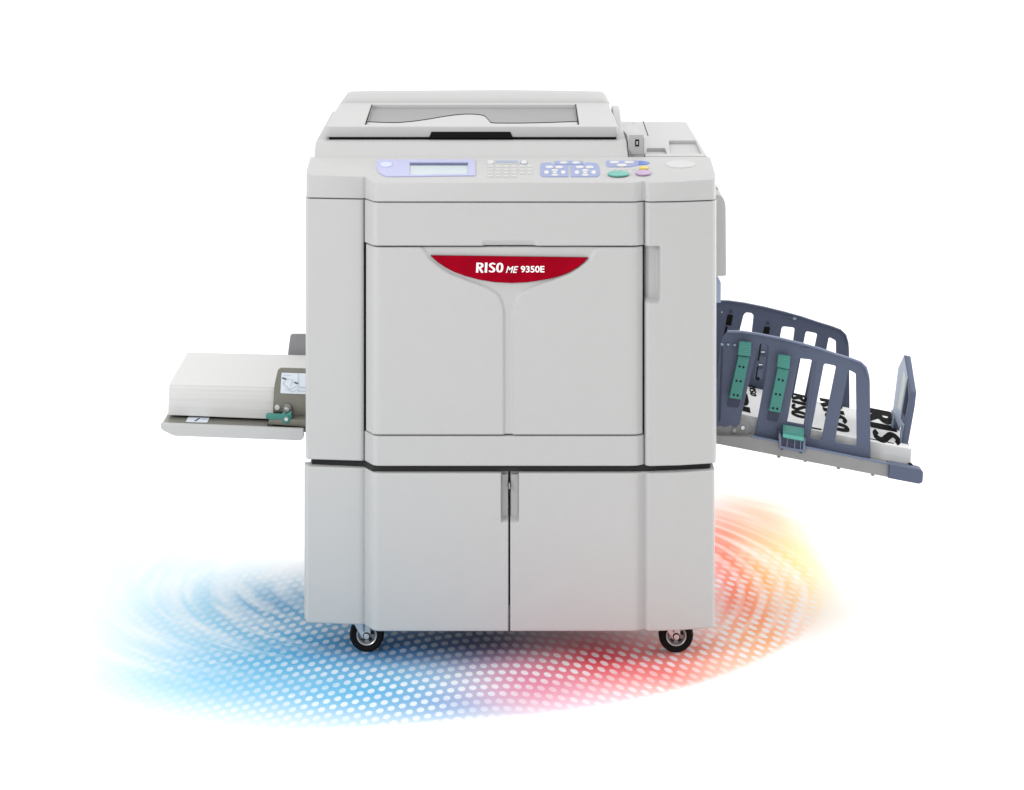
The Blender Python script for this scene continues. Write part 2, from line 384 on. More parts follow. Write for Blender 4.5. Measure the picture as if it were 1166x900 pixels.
# RISO lettering drawn as strokes in a unit square per word
def stroke(path, w):
    out = []; n = len(path)
    for i, (x, y) in enumerate(path):
        a = Vector(path[max(0, i-1)]); b = Vector(path[min(n-1, i+1)]); t = (b - a).normalized(); nn = Vector((-t.y, t.x))
        ww = (w[i] if isinstance(w, list) else w) * WT[0]
        out.append((Vector((x, y)) + nn*ww/2, Vector((x, y)) - nn*ww/2))
    return [[out[i][0], out[i][1], out[i+1][1], out[i+1][0]] for i in range(n-1)]
def arc(cx, cy, a, b, t0, t1, n=14): return [(cx + a*math.cos(math.radians(t0+(t1-t0)*i/n)), cy + b*math.sin(math.radians(t0+(t1-t0)*i/n))) for i in range(n+1)]
WT = [1.0]
def glyphs():
    # x in cap-heights
    G = {}
    G['R'] = [stroke([(.10, 0), (.10, 1)], .19), stroke([(.10, .915), (.26, .915)] + arc(.27, .715, .16, .20, 90, -90, 12) + [(.10, .515)], [.16]*2 + [.17 + .05*math.sin(math.pi*i/12) for i in range(13)] + [.15]),
              stroke([(.24, .50), (.34, .26), (.47, 0)], [.18, .19, .20])]
    G['I'] = [stroke([(.09, 0), (.09, 1)], .20)]
    G['S'] = [stroke(arc(.25, .74, .17, .18, 20, 200, 12)[0:] + arc(.21, .27, .17, .19, 60, -160, 14), [.15]*4 + [.19]*12 + [.20]*6 + [.16]*6)]
    G['O'] = [stroke(arc(.25, .5, .17, .43, 0, 360, 28), [.19 if abs(math.cos(2*math.pi*i/28)) > .4 else .14 for i in range(29)])]
    return G
WT[0] = .80; GLT = glyphs(); WT[0] = 1.15
GL = glyphs(); ADV = {'R': .605, 'I': .275, 'S': .50, 'O': .50}
def word(text, G=None):
    G = G or GL; x = 0; quads = []
    for ch in text:
        for k, part in enumerate(G[ch]):
            quads += [([(p.x + x, p.y) for p in q], k) for q in part]
        x += ADV[ch]
    return quads, x - .02
def word_mesh(name, text, fn, m, parent, lift, G=None):   # fn(u, v) -> point, u along the word 0..1, v cap height 0..1
    quads, W = word(text, G); bm = bmesh.new()
    for q, k in quads:
        vs = [bm.verts.new(Vector(fn(x / W, y)) + Vector(lift) * (1 + .5*k)) for x, y in q]
        bm.faces.new(vs)
    return from_bm(bm, name, m, parent)
let = word_mesh('lettering', 'RISO', lambda u, v: P(541.9 + 31*u + .6*(v-.5), 310.6 - 11.4*v, -.0003), M['white'], badge, (0, -.00025, 0), GLT)
def text_obj(name, s, px0, px1, pyb, pyt, Y, m, parent, shear=0, off=.02, lift=None):
    cu = bpy.data.curves.new('t', 'FONT'); cu.body = s; cu.extrude = 0.0; cu.offset = off; cu.shear = shear
    o = bpy.data.objects.new('t', cu); scene.collection.objects.link(o)
    dg = bpy.context.evaluated_depsgraph_get(); me = bpy.data.meshes.new_from_object(o.evaluated_get(dg)); bpy.data.objects.remove(o)
    xs = [q.co.x for q in me.vertices]; ys = [q.co.y for q in me.vertices]
    x0, x1, y0, y1 = min(xs), max(xs), min(ys), max(ys)
    for q in me.vertices:
        p = P(px0 + (q.co.x-x0)/(x1-x0)*(px1-px0), pyb + (q.co.y-y0)/(y1-y0)*(pyt-pyb), Y); q.co = p
    return finish(me, name, m, parent)
text_obj('lettering', 'ME', 576.0, 590.2, 310.9, 303.4, -.0007, M['white'], badge, shear=.3, off=.012)
text_obj('lettering', '9350E', 593.0, 620.0, 310.6, 303.0, -.0007, M['white'], badge, off=.022)

# top shell: vertical band and tilted control surface
ZP = Zc(208); YP2, ZP2 = .17, H - (179 - CY)*S*(1 + .17/D)
mP = (ZP2 - ZP) / YP2
def onPanel(px, py, lift=0.0):
    k = (py - CY) * S; Y = (H - k - ZP - lift) / (mP + k / D)
    return Vector(((px - CX)*S*(1 + Y/D), Y, H - k*(1 + Y/D)))
bm = bmesh.new(); cols = []
for px, y in PLAN:
    px2 = 575 + (px - 575) * (1 - .000)
    X = (px2 - CX)*S*(1 + y/D) * .9965
    y += .0005
    zt = ZP + mP*y; zb = Zc(229.9)
    c = [(X, y + .0012, zb), (X, y, zb + .0012), (X, y, zt - .004), (X, y + .0012, zt - .001), (X, y + .0045, zt + .0006), (X*.9985, YP2, ZP2), (X*.9985, YP2 + .003, ZP2 - .003), (X*.9985, YP2 + .003, zb)]
    cols.append([bm.verts.new(p) for p in c])
for a, b in zip(cols, cols[1:]):
    for i in range(8): bm.faces.new([a[i], b[i], b[(i+1) % 8], a[(i+1) % 8]])
bm.faces.new(cols[0]); bm.faces.new(cols[-1])
from_bm(bm, 'top_cover', M['body'], dup, angle=35)

# control surface print and keys (outlines in photo positions on the tilted surface)
nP = Vector((0, -mP, 1)).normalized(); uP = Vector((0, 1, mP)).normalized()
oP = Vector((0, 0, ZP))
def pl(px, py):
    w = onPanel(px, py) - oP; return (w.x, w.dot(uP))
def ctl(name, loops, h, m, parent, bevel=.0003, thick=.003, base=0):
    L = [[pl(*p) for p in lp] for lp in loops]
    return flat(name, L, oP + nP*(h + base), (1,0,0), uP, thick, m, parent, bevel)
def rect(x0, x1, y0, y1): return [(x0, y0), (x1, y0), (x1, y1), (x0, y1)]
# lettered field (slightly lighter print around the keys)
#ctl('control_field', [rnd(rect(550, 748, 181, 206), 3)], .0004, M['panel'], dup, .0002)
dp = ctl('display_panel', [rnd([(431, 182.8), (541, 182.8), (541.2, 201), (440, 202), (432, 198.5), (428.2, 192), (428.5, 186)], [2, 1.5, 1.5, 4, 3, 3, 2]), rect(466.5, 533, 186.2, 200.2)], .0022, M['lav'], dup, .0004)
ctl('screen', [rect(467, 532.5, 186.5, 200.2)], .0002, M['lcd'], dp, 0)
ctl('screen_rim', [rect(467, 532.5, 186.6, 188.6)], .0012, M['lavd'], dp, .0001, .001)
ctl('button', [ell(439.8, 189.3, 6.8, 2.8)], .0040, M['lavl'], dp, .0006)
ctl('screen_shade', [rect(491, 532, 198.6, 200.0)], .0006, M['stickerg'], dp, 0, .0004)
kp = ctl('keypad', [rnd(rect(563, 592, 182.9, 187.3), 1.5)], .0012, M['keygrey'], dup, .0002)
ctl('key_bar', [rnd(rect(564, 590, 183.9, 186.6), .4)], .0018, M['bluegrey'], kp, .0002)
for cx in (558.5, 596.5):
    ctl('key', [ell(cx, 185.3, 3.6, 2.0)], .0018, M['key'], kp, .0003)
    ctl('key_outline', [ell(cx, 185.3, 4.6, 2.7)], .0010, M['bluegrey'] if cx > 590 else M['keygrey'], kp, .0002)
for r in range(4):
    for c in range(6):
        x = 558.5 + c*9.0; y = 190.0 + r*3.6
        if r == 3 and c > 3: continue
        ctl('key', [rnd(rect(x-2.7, x+2.7, y-.9, y+.9), .6, 2)], .0016, M['panel'], kp, .0002, .002)
        ctl('key_outline', [rnd(rect(x-3.2, x+3.4, y-1.0, y+1.5), .6, 2)], .0009, M['keygrey'], kp, .0001, .001)
cl = ctl('key_cluster', [rnd([(615.5, 186.5), (627, 185.8), (630.5, 188.6), (646.8, 188.6), (646.8, 202), (618, 202), (615, 199)], [3, 1, 1, .5, .5, 3, 2])], .0014, M['blue'], dup, .0003)
ctl('key_cluster_plate', [rnd([(649.6, 188.6), (664, 188.6), (667.5, 185.8), (679.5, 186.5), (682, 190), (683, 199), (680, 202), (650, 202)], [.5, 1, 1, 3, 3, 2, 3, .5])], .0014, M['blue'], cl, .0003)
ctl('key_cluster_plate', [rnd([(631.5, 184.2), (662.5, 184.2), (665, 187), (661, 188.2), (635, 188.2), (631, 187)], 1.2)], .0016, M['blue'], cl, .0003)
for cx in (641.8, 656):
    ctl('key', [ell(cx, 186.7, 4.5, 1.25)], .003, M['key'], cl, .0003)
for ox in (0, 34.6):
    for cx, cy, a, b in ((625.5, 191.8, 4.6, 1.35), (636.8, 191.8, 4.6, 1.35), (622.3, 197.8, 2.7, 1.9), (641.3, 197.8, 2.7, 1.9)):
        ctl('key', [ell(cx+ox, cy, a, b)], .003, M['key'], cl, .0003)
    for cy in (195.5, 198.1, 200.8):
        ctl('key', [ell(631.8+ox, cy, 3.9 if cy != 198.1 else 2.8, .95)], .003, M['key'], cl, .0002)
md = ctl('mode_keys', [rnd([(690.3, 183.8), (727, 183.8), (726.5, 188.6), (718, 190.6), (693, 190.8), (690.3, 189)], [.6, .3, .3, 2, 2, 1.5])], .0014, M['blue'], dup, .0003)
ctl('mode_keys_tip', [rnd([(727.6, 183.8), (736, 184.6), (740.3, 186.2), (736, 187.9), (727.4, 188.6)], [.3, 1, 1.5, 1, .3])], .0014, M['blued'], md, .0003)
for cx, cy, a in ((699.5, 186.3, 5.6), (716.5, 186.3, 5.6), (708, 189.5, 6)):
    ctl('key', [ell(cx, cy, a, 1.25)], .003, M['key'], md, .0003)
ctl('start_button', [ell(704, 199.7, 12.2, 3.1, 28)], .0045, M['grn'], dup, .0012)
ctl('stop_button', [ell(732.4, 198.3, 8.6, 2.9, 28)], .0040, M['prp'], dup, .0010)
ctl('clear_button', [rnd([(727.5, 193.8), (730.5, 190.9), (735.5, 190.9), (738.6, 193.8)], 1.2)], .0035, M['yel'], dup, .0006)
for cx in (700, 707, 714, 721): ctl('panel_mark', [ell(cx, 193.6, 1.6, .45, 10)], .001, M['keygrey'], dup, .0001, .001)
ctl('thumb_pad', [ell(775, 187.6, 17, 4.2, 32)], .0016, M['panel'], dup, .0012, .004)  # raised pad, its glare painted in as a lighter white

# scanner base, lid, deck
def yz(name, prof, x0, x1, m, parent, bevel=.002, x0b=None, x1b=None):
    bm = bmesh.new(); prism_bm(bm, [(x0, y, z) for y, z in prof], [(x1, y, z) for y, z in prof]); return from_bm(bm, name, m, parent, bevel)
xL = -.3690; xBR = P(714.5, 170, .2).x
ZB = H - (161 - CY)*S*(1 + .21/D)
yz('scanner_base', [(YP2 + .0035, ZP2 - .02), (YP2 + .0035, ZP2 - .001), (.205, ZB - .003), (.214, ZB), (.705, ZB), (.712, ZP2 - .02)], -.3665, xBR, M['body'], dup, .003)
ZR = ZP2 + .0015; xR0 = P(734.4, 170, .2).x; xR = .3875
def rz(a, b): q = onZ(a, b, ZR); return (q.x, q.y)
hole1 = [rz(761.5, 160), rz(792, 160), rz(799, 175), rz(763, 175)]
hole2 = [rz(736, 168.5), rz(757, 168.5), rz(759.5, 175.4), rz(736, 175.4)]
flat('right_deck', [rnd([(xR0, YP2 + .0035), (xR + .0012, YP2 + .0035), (xR - .002, YB), (xR0, YB)], [.001, .003, .012, .001]), rnd(hole1, .004), rnd(hole2, .003)], (0, 0, ZR), (1,0,0), (0,1,0), .010, M['body'], dup, .0016)
box('deck_well', xR0, xR - .004, YP2 + .008, YB - .008, ZR - .03, ZR - .0075, M['body'], dup, 0)
# seam and memory slot block
a, b = onZ(731.6, 137.6, ZR), onZ(737.5, 155, ZR)
yz('slot_block', [(.196, ZP2 - .02), (.196, ZP2 + .034), (.202, ZP2 + .0365), (.40, ZP2 + .022), (YB, ZR + .001), (YB, ZP2 - .02)], xBR + .0012, xR0 - .001, M['body'], dup, .0015)
s = slab('memory_slot', [[(715.8, 153.8), (732.6, 153.8), (732.0, 176), (718.4, 176)]], .1945, .0015, M['slotgrey'], dup, .0002)
slab('slot_mouth', [rect(723.2, 727.6, 159, 167)], .1935, .0012, M['black'], s, .0002)
slab('slot_tongue', [rect(724.6, 726.4, 161, 165)], .1928, .001, M['keygrey'], s, .0001)
flat('deck_seam', [[(a.x, a.y), (a.x + .0016, a.y), (b.x + .0016, b.y), (b.x, b.y)]], (0, 0, ZR + .0004), (1,0,0), (0,1,0), .001, M['dark'], dup, 0)
ZL = H - (144 - CY)*S*(1 + .23/D)
def lz(a, b): q = onZ(a, b, ZL); return (q.x, q.y)
xl0, xl1 = P(369.8, 157, .228).x, P(704.2, 157, .228).x
hole = [lz(416.5, 141.8), lz(658.2, 141.8), lz(655, 119), lz(424, 119)]
lid = flat('scanner_lid', [rnd([(xl0, .228), (xl1, .228), (xl1 - .003, .66), (xl0 + .004, .66)], [.012, .010, .02, .02]), hole], (0, 0, ZL), (1,0,0), (0,1,0), ZL - (H - (156.6-CY)*S*(1+.228/D)), M['body'], dup, .0034)
flat('lid_tray', [[(hole[0][0]-.004, hole[0][1]-.004), (hole[1][0]+.004, hole[1][1]-.004), (hole[2][0]+.004, hole[2][1]+.004), (hole[3][0]-.004, hole[3][1]+.004)]], (0, 0, ZL - .0075), (1,0,0), (0,1,0), .003, M['sheetgrey'], lid, 0)
ZW = ZL - .0022
def wz(a, b): q = onZ(a, b, ZW); return (q.x, q.y)
wave = [(417.2, 139.3), (440, 140.2), (455, 140.1), (470, 138.8), (488, 136.3), (505, 133.4), (520, 131.4), (533, 130.6), (545, 131.2), (552, 133), (556, 137), (560, 140.4), (575, 140.9), (600, 140.8), (630, 140.0), (657.6, 139.0), (658, 142.6), (417, 142.6)]
def catm(p, n=5):
    out = []
    for i in range(len(p)-3):
        for j in range(n):
            t = j/n; P0, P1, P2, P3 = [Vector(q) for q in p[i:i+4]]
            out.append(tuple(.5*((2*P1) + (P2-P0)*t + (2*P0-5*P1+4*P2-P3)*t*t + (3*P1-P0-3*P2+P3)*t**3)))
    return out
wv = catm([wave[0]] + wave[:16] + [wave[15]]) + wave[15:]
flat('lid_tray_lip', [[wz(*p) for p in wv]], (0, 0, ZW), (1,0,0), (0,1,0), .0052, M['body'], lid, .0005)
flat('tray_edge_line', [[wz(p[0], p[1] - .9) for p in wv[:-2]] + [wz(p[0], p[1] - .1) for p in wv[:-2]][::-1]], (0, 0, ZW + .0002), (1,0,0), (0,1,0), .0004, M['dark'], lid, 0)
for nm, a_, b_ in (('l', (423.6, 119.5), (416.2, 142.2)), ('r', (655.4, 119), (658.6, 142.2))):
    p_, q_ = lz(*a_), lz(*b_)
    flat('tray_side_gap', [[(p_[0]-.0009, p_[1]), (p_[0]+.0009, p_[1]), (q_[0]+.0013, q_[1]), (q_[0]-.0013, q_[1])]], (0, 0, ZL + .0003), (1,0,0), (0,1,0), .0012, M['dark'], lid, 0)
# ridge at the back of the lid
def ridge_ring(x, k): return [(x, y, z) for y, z in [(.632, ZL - .012), (.634, ZL + .001), (.648, ZL + .0095*k), (.664, ZL + .0165*k), (.682, ZL + .0195*k), (.700, ZL + .018*k), (.712, ZL + .012*k), (.718, ZL), (.718, ZL - .018)]]
bm = bmesh.new(); rings = []
xa, xb = P(393.0, 104.5, .68).x, P(690.5, 104.5, .68).x
for x, k in [(xa - .006, .0), (xa, .42), (xa + .005, .80), (xa + .012, .94), (xa + .05, 1), (0, 1.10), (xb - .05, 1), (xb - .012, .94), (xb - .005, .80), (xb, .42), (xb + .004, 0)]:
    rings.append([bm.verts.new(p) for p in ridge_ring(x, k)])
for A, B in zip(rings, rings[1:]):
    for i in range(9): bm.faces.new([A[i], B[i], B[(i+1) % 9], A[(i+1) % 9]])
bm.faces.new(rings[0]); bm.faces.new(rings[-1])
from_bm(bm, 'lid_ridge', M['body'], lid, angle=60)
slab('lid_handle', [[(491.2, 150.4), (581, 150.4), (584.2, 157.4), (488.4, 157.4)]], .2262, .006, M['black'], lid, .0003)
box('lid_gap_dark', xl0 + .008, xl1 - .004, .236, .69, ZB - .001, ZL - .018, M['black'], dup, 0)  # black filler painting the shade in the gap under the lid
yz('lid_hinge', [(.27, ZP2), (.27, ZL - .036), (.50, ZL - .024), (.57, ZL - .006), (.62, ZL - .004), (.64, ZP2)], P(696.6, 130, .6).x, P(705.2, 130, .6).x, M['body'], dup, .002)
# paper exit cover on the right flank
slab('side_housing', [rnd([(812, 221.5), (822.5, 222.5), (826.6, 232), (827.3, 314.6), (812, 315)], [1, 5, 6, 2.5, 1])], .12, .40, M['body'], dup, .002)
slab('housing_fin', [rnd([(812, 213), (818, 214), (820.4, 224), (812, 224)], [0, 2, 1, 0])], .20, .25, M['slotgrey'], dup, .001)
slab('exit_latch', [rnd([(812, 317), (819.2, 318), (821.0, 322), (820.8, 345), (812, 345)], [0, 2, 1, 1, 0])], .16, .05, M['slatel'], dup, .001)

# ---------------------------------------------------------------- paper feed tray (left)
ft = slab('feed_tray', [rnd([(183.0, 482.6), (345.4, 488.8), (345.8, 499), (342.5, 501.9), (198, 496.6), (184.4, 490), (182.6, 486)], [1, 1, 2, 2, 3, 2, 2])], .135, .012, M['body'], dup, .0012)
# bed plate: level with the lip, running back under the paper
zf = P(184, 481.6, .147)
def bed(px, Y, dz=0): # point on the bed at depth Y under photo column px read at the lip
    q = P(px, 482.2 + (px - 183)*.0385, .147); return (q.x, Y, q.z - .0006 + dz)
bm = bmesh.new()
A = [bed(184.5, .1475), bed(352, .1475), bed(352, .56), bed(184.5, .56)]
prism_bm(bm, A, [(x, y, z - .006) for x, y, z in A]); from_bm(bm, 'tray_bed', M['olive'], ft, .0008)
slope = math.atan2(-(bed(352, 0)[2] - bed(184.5, 0)[2]), bed(352, 0)[0] - bed(184.5, 0)[0])
ub = Vector((math.cos(slope), 0, -math.sin(slope))); nb = Vector((math.sin(slope), 0, math.cos(slope)))
def on_bed(px, py):    # point of the bed plane seen at a photo position
    q0 = Vector(bed(184.5, .1475)); d = P(px, py, 0) - Vector((0, -D, H)); t = (q0 - Vector((0, -D, H))).dot(nb) / d.dot(nb)
    return Vector((0, -D, H)) + d*t
def bedflat(name, loop, h, m, parent, thick=.0006, bevel=0):
    o0 = Vector(bed(184.5, .1475)); L = [((on_bed(*p) - o0).dot(ub), (on_bed(*p) - o0).y) for p in loop]
    return flat(name, [L], o0 + nb*h, ub, (0,1,0), thick, m, parent, bevel)
st = bedflat('sticker', rnd([(214.5, 475.2), (238.6, 476.2), (236.0, 482.0), (211.5, 481.2)], .6), .0012, M['sticker'], ft)
bedflat('sticker_print', [(221, 480.3), (226, 477.2), (228, 477.0), (223.5, 480.6)], .0018, M['stickerd'], ft)
bedflat('sticker_print', [(229, 478.0), (235.5, 478.4), (235, 479.0), (228.6, 478.6)], .0018, M['stickerg'], ft)
bedflat('bed_seam', [(306.2, 480.2), (307.2, 480.2), (305.6, 485.8), (304.6, 485.8)], .0012, M['dark'], ft)
# upright paper guide
gd = slab('paper_guide', [rnd([(310.4, 480), (311.0, 462), (312.2, 440), (316.3, 421.5), (319.4, 419.2), (352, 420.2), (352, 486), (310.4, 484)], [0, 2, 3, 2, 2.5, 0, 0, 0])], .190, .006, M['olive'], dup, .0006)
slab('guide_foot', [[(305.4, 483.2), (350, 486.8), (350, 477.8), (306.4, 478.2)]], .1555, .034, M['olive'], gd, .0008)
sk = slab('sticker', [rnd([(320.6, 424.6), (352, 425.6), (352, 449.2), (319.2, 448.0)], 1.2)], .1885, .0012, M['sticker'], gd, .0002)
def line(x0, y0, x1, y1, w): 
    d = Vector((x1-x0, y1-y0)).normalized(); n = Vector((-d.y, d.x))*w/2
    return [(x0+n.x, y0+n.y), (x1+n.x, y1+n.y), (x1-n.x, y1-n.y), (x0-n.x, y0-n.y)]
def marks(name, ls, Y, m, parent):
    bm = bmesh.new()
    for l in ls: bm.faces.new([bm.verts.new(P(a, b, Y)) for a, b in l])
    return from_bm(bm, name, m, parent)
marks('sticker_print', [line(321.2, 430.6, 326, 432.2, 1.7), line(335, 435.6, 339.4, 437.2, 1.7)], .1871, M['stickerd'], gd)
marks('sticker_print', [line(339.6, 425.5, 339.6, 447.6, .5), line(322, 437, 330, 444, .5), line(330, 444, 338, 439.6, .5), line(322, 437, 324.6, 433.6, .5), line(326, 432, 333.4, 433, .4),
    line(333.4, 433, 330.6, 439.8, .5), line(324, 443.2, 333, 446.6, .5), line(341, 441.6, 350, 441.9, .8), line(333, 446.6, 338.6, 444, .4), line(340, 445.6, 350, 445.9, .4), line(322, 427.6, 331, 428, .4)], .1869, M['stickerg'], gd)
slab('guide_screw', [ell(315.6, 464.4, 2.9, 3.1)], .1880, .003, M['key'], gd, .0006)
slab('guide_knob_plate', [rnd([(322.4, 486), (322.6, 463.5), (325.4, 460.2), (329.6, 460.2), (331.6, 463.8), (331.9, 486)], [0, 2, 1.5, 1.5, 2, 0])], .1845, .004, M['trayside'], gd, .0006)
slab('guide_screw', [ell(326.6, 467.0, 2.9, 2.9)], .1795, .004, M['steel'], gd, .0010)
slab('guide_shadow_slot', [rnd(rect(311.6, 321.5, 469.0, 472.2), .6)], .1888, .001, M['plinth'], gd, 0)
lv = slab('guide_lever', [rnd([(302.4, 473.0), (304.0, 472.3), (320.4, 473.4), (322.0, 470.8), (324.0, 470.6), (326, 473), (331.9, 469.6), (332.3, 479.8), (330.2, 483.6), (327.5, 485.4), (322.6, 484.6), (319.8, 481.6), (319.0, 478.8), (306, 478.0), (302.8, 476.6)], .8, 3)], .158, .018, M['teal'], dup, .0012)
slab('lever_hub', [ell(325.9, 478.0, 4.7, 4.7)], .1545, .004, M['teal'], lv, .0008)
slab('lever_bolt', [ell(325.9, 477.8, 2.4, 2.4, 6)], .1515, .004, M['steel'], lv, .0005)
slab('rear_guide', [rnd([(327.6, 410), (328.2, 399), (330.6, 381.8), (332.4, 380.5), (352, 380.5), (352, 410)], [0, 1, 2, 2, 0, 0])], .520, .006, M['rear'], dup, .0008)

# ---------------------------------------------------------------- receiving tray (right)
rt = slab('receiving_tray', [rnd([(811, 496), (856, 497.8), (870, 500.2), (1014, 529.6), (1014, 544.2), (815, 505.4), (811, 504.6)], [0, 1, 1, 0, 0, 1, 0])], .172, .36, M['trayside'], dup, .0008)
slab('tray_lip', [[(856, 496.0), (1013, 527.9), (1013, 530.0), (856, 498.2)]], .1695, .006, M['rim0'], rt, .0006)
slab('tray_bumper', [rnd([(1012.2, 528.9), (1048, 535.2), (1051.5, 537.5), (1050.8, 549.5), (1047, 551.6), (1011.4, 544.8)], [.6, 2, 2, 3, 2, .6])], .164, .034, M['slate'], rt, .0018)
for x, y in ((887, 520.6), (917, 525.4), (955, 533.6), (994, 541.2)):
    slab('tray_rivet', [ell(x, y, 2.0, 1.3, 12)], .20, .01, M['trayside'], rt, .0008)
slab('tray_bracket', [rnd([(812, 478), (846, 474), (853.6, 482), (855.0, 492), (850, 501), (840, 505.6), (826, 506.4), (812, 503.6)], [0, 5, 5, 6, 6, 6, 4, 0])], .1895, .004, M['trayside'], rt, .0008)
slab('bracket_bolt', [ell(836.3, 490.6, 2.6, 2.9)], .1850, .005, M['rear'], rt, .0008)
slab('bracket_bolt', [ell(845.8, 487.4, 2.3, 2.5)], .1850, .005, M['steel'], rt, .0006)
G_OUT = rnd([(815, 486.5), (815.5, 440), (820.5, 395), (823.6, 384), (828.5, 377.3), (845, 377.6), (864, 380.2), (888, 385), (912.5, 391), (934, 397), (953, 403.4), (970, 408.6), (981, 412.8), (988, 419.6), (990.6, 432), (991.4, 522.4),
            (859, 497.0), (861.0, 488), (871.6, 430), (875.4, 395), (872.4, 392.2), (866.4, 391.6), (863.4, 394), (853.2, 434), (843.4, 477), (842.6, 483), (838.6, 486.4), (832, 484.4), (826, 486.6), (820, 484.8)],
            [0, 3, 3, 3, 4, 5, 6, 6, 6, 6, 6, 6, 5, 5, 5, .5, .5, .5, 3, 2, 1, 1, 2, 3, .8, .8, .8, .8, .8, .8], 3)
SLOTS = [rnd([(909.6, 408.2), (925.2, 410.0), (915.4, 484), (896.4, 480.4)], [3.2, 3.2, .8, .8], 4),
         rnd([(938.4, 414.0), (952.4, 417.0), (935.2, 502.0), (922.2, 499.0)], [3, 3, 2.4, 2.4], 4),
         rnd([(966.2, 421.2), (974.8, 425.6), (975.8, 508.6), (950.4, 504.0)], [2.4, 2.4, 2.4, 2.4], 4)]
YF = .186; YR = .500
fg = slab('side_guide', [G_OUT] + SLOTS, YF, .006, M['slate'], dup, .0010)
def guide_at(pts, Y): k = 1.0; return pts
# rim ledge along the top of the guide
def ledge(name, Y, parent, m, w=.010, d0=0):
    top = [(828.5, 377.3), (845, 377.6), (864, 380.2), (888, 385), (912.5, 391), (934, 397), (953, 403.4), (970, 408.6), (981, 412.8), (987, 418.6), (990.0, 429)]
    lp = [(a, b - .4) for a, b in top] + [(a - (1.6 if a > 985 else 0), b + 1.5) for a, b in top[::-1]]
    L = [(P(a, b, YF).x, P(a, b, YF).z) for a, b in lp]
    return flat(name, [L], (0, Y, 0), (1,0,0), (0,0,1), w, m, parent, .0004)
ledge('guide_rim', YF - .0035, fg, M['rim'])
L = [[(P(a, b, YF).x, P(a, b, YF).z) for a, b in lp] for lp in [G_OUT] + SLOTS]
rg = flat('side_guide', L, (0, YR, 0), (1,0,0), (0,0,1), .006, M['slate'], dup, .0010)
ledge('guide_rim', YR - .0035, rg, M['slate'])
# thumb dish on the rims (half-round dents)
def half(cx, cy, r, ang):
    return [(cx + r*math.cos(math.radians(ang + 180*i/14)), cy + .42*r*math.sin(math.radians(ang + 180*i/14))) for i in range(15)]
slab('thumb_dent', [half(920.5, 396.2, 8.5, 12)], YF - .0014, .0012, M['slate'], fg, .0005)
slab('thumb_dent', [half(901.5, 360.0, 8.0, 12)], YR - .0014, .0012, M['slate'], rg, .0005)
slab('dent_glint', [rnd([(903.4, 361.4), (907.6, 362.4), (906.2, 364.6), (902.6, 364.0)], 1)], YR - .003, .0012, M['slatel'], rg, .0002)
slab('guide_rib', [[(926.5, 412), (928.6, 412.4), (917, 496), (914.6, 495.4)]], YF - .002, .002, M['slate'], fg, .0004)
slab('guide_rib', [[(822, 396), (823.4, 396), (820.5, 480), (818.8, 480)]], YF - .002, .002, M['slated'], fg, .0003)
for x, y in ((822.4, 392.6), (829.2, 392.8), (836.8, 393.4)):
    slab('guide_pin', [ell(x, y, 1.6, 1.2, 12)], YF - .006, .006, M['slatel'], fg, .0006)
# teal paper arrangers
def arranger(body, head, holes, parent, shade_loop):
    a = slab('paper_arranger', [rnd(body, .8, 2)], YF - .012, .012, M['teal'], dup, .0010)
    slab('arranger_grip', [rnd(head, 1.4, 3)], YF - .018, .010, M['teal'], a, .0014)
    (hx0, hy0), (hx1, hy1) = head[-1], head[2]
    for k in range(4):
        t = .30 + k*.17
        l0 = (head[0][0] + (head[3][0]-head[0][0])*t + .6, head[0][1] + (head[3][1]-head[0][1])*t); l1 = (head[1][0] + (head[2][0]-head[1][0])*t - .6, head[1][1] + (head[2][1]-head[1][1])*t)
        slab('grip_line', [line(*l0, *l1, .35)], YF - .0184, .0006, M['grn'], a, 0)
    for x, y in holes: slab('arranger_hole', [rect(x-1.05, x+1.05, y-1.1, y+1.1)], YF - .0126, .001, M['black'], a, 0)
    slab('arranger_shade', [rnd(shade_loop, 2)], YF - .0016, .0012, M['slated'], a, 0)  # dark plate painted as the shade below the arranger
    return a
arranger([(840.9, 405.5), (853.6, 407.2), (843.6, 455.2), (830.2, 453.4)], [(841.8, 389.4), (855.6, 390.8), (854.6, 406.6), (840.0, 404.8)],
         [(842.2, 417.6), (846.6, 418.4), (838.6, 433.8), (843.4, 434.5), (835.6, 449.8), (840.0, 450.6)], fg, [(829.4, 453), (843.2, 455), (840.6, 464.6), (828.0, 463.0)])
arranger([(885.6, 419.0), (898.4, 421.4), (888.4, 470.4), (875.6, 468.2)], [(886.4, 404.2), (900.4, 406.2), (898.8, 421.0), (884.4, 418.2)],
         [(886.8, 432.5), (891.3, 433.5), (883.6, 449.0), (888.2, 449.8), (880.4, 465.0), (885.0, 465.7)], fg, [(875.0, 468), (888.0, 470), (885.4, 480.6), (873.4, 478.6)])
# slide latch in the first slot
la = slab('slide_latch', [rnd([(862.0, 391), (873.8, 392.2), (871.6, 412), (867.6, 432.5), (858.4, 431.5), (862.6, 408)], 1)], YF + .001, .006, M['slate'], dup, .0006)
slab('latch_slit', [[(865.4, 392), (867.0, 392), (864.4, 411), (862.6, 411)], [(862.0, 418), (863.4, 418), (861.6, 431), (860.0, 431)]], YF + .0005, .001, M['black'], la, 0)
for x, y in ((868.8, 402.2), (866.0, 416.6)):
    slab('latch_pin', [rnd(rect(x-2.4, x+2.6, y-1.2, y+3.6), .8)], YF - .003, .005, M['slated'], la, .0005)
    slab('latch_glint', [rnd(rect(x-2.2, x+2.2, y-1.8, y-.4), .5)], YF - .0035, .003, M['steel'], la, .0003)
slab('latch_pin', [rnd(rect(861, 865, 430.4, 433.4), 1)], YF - .002, .005, M['black'], la, .0004)
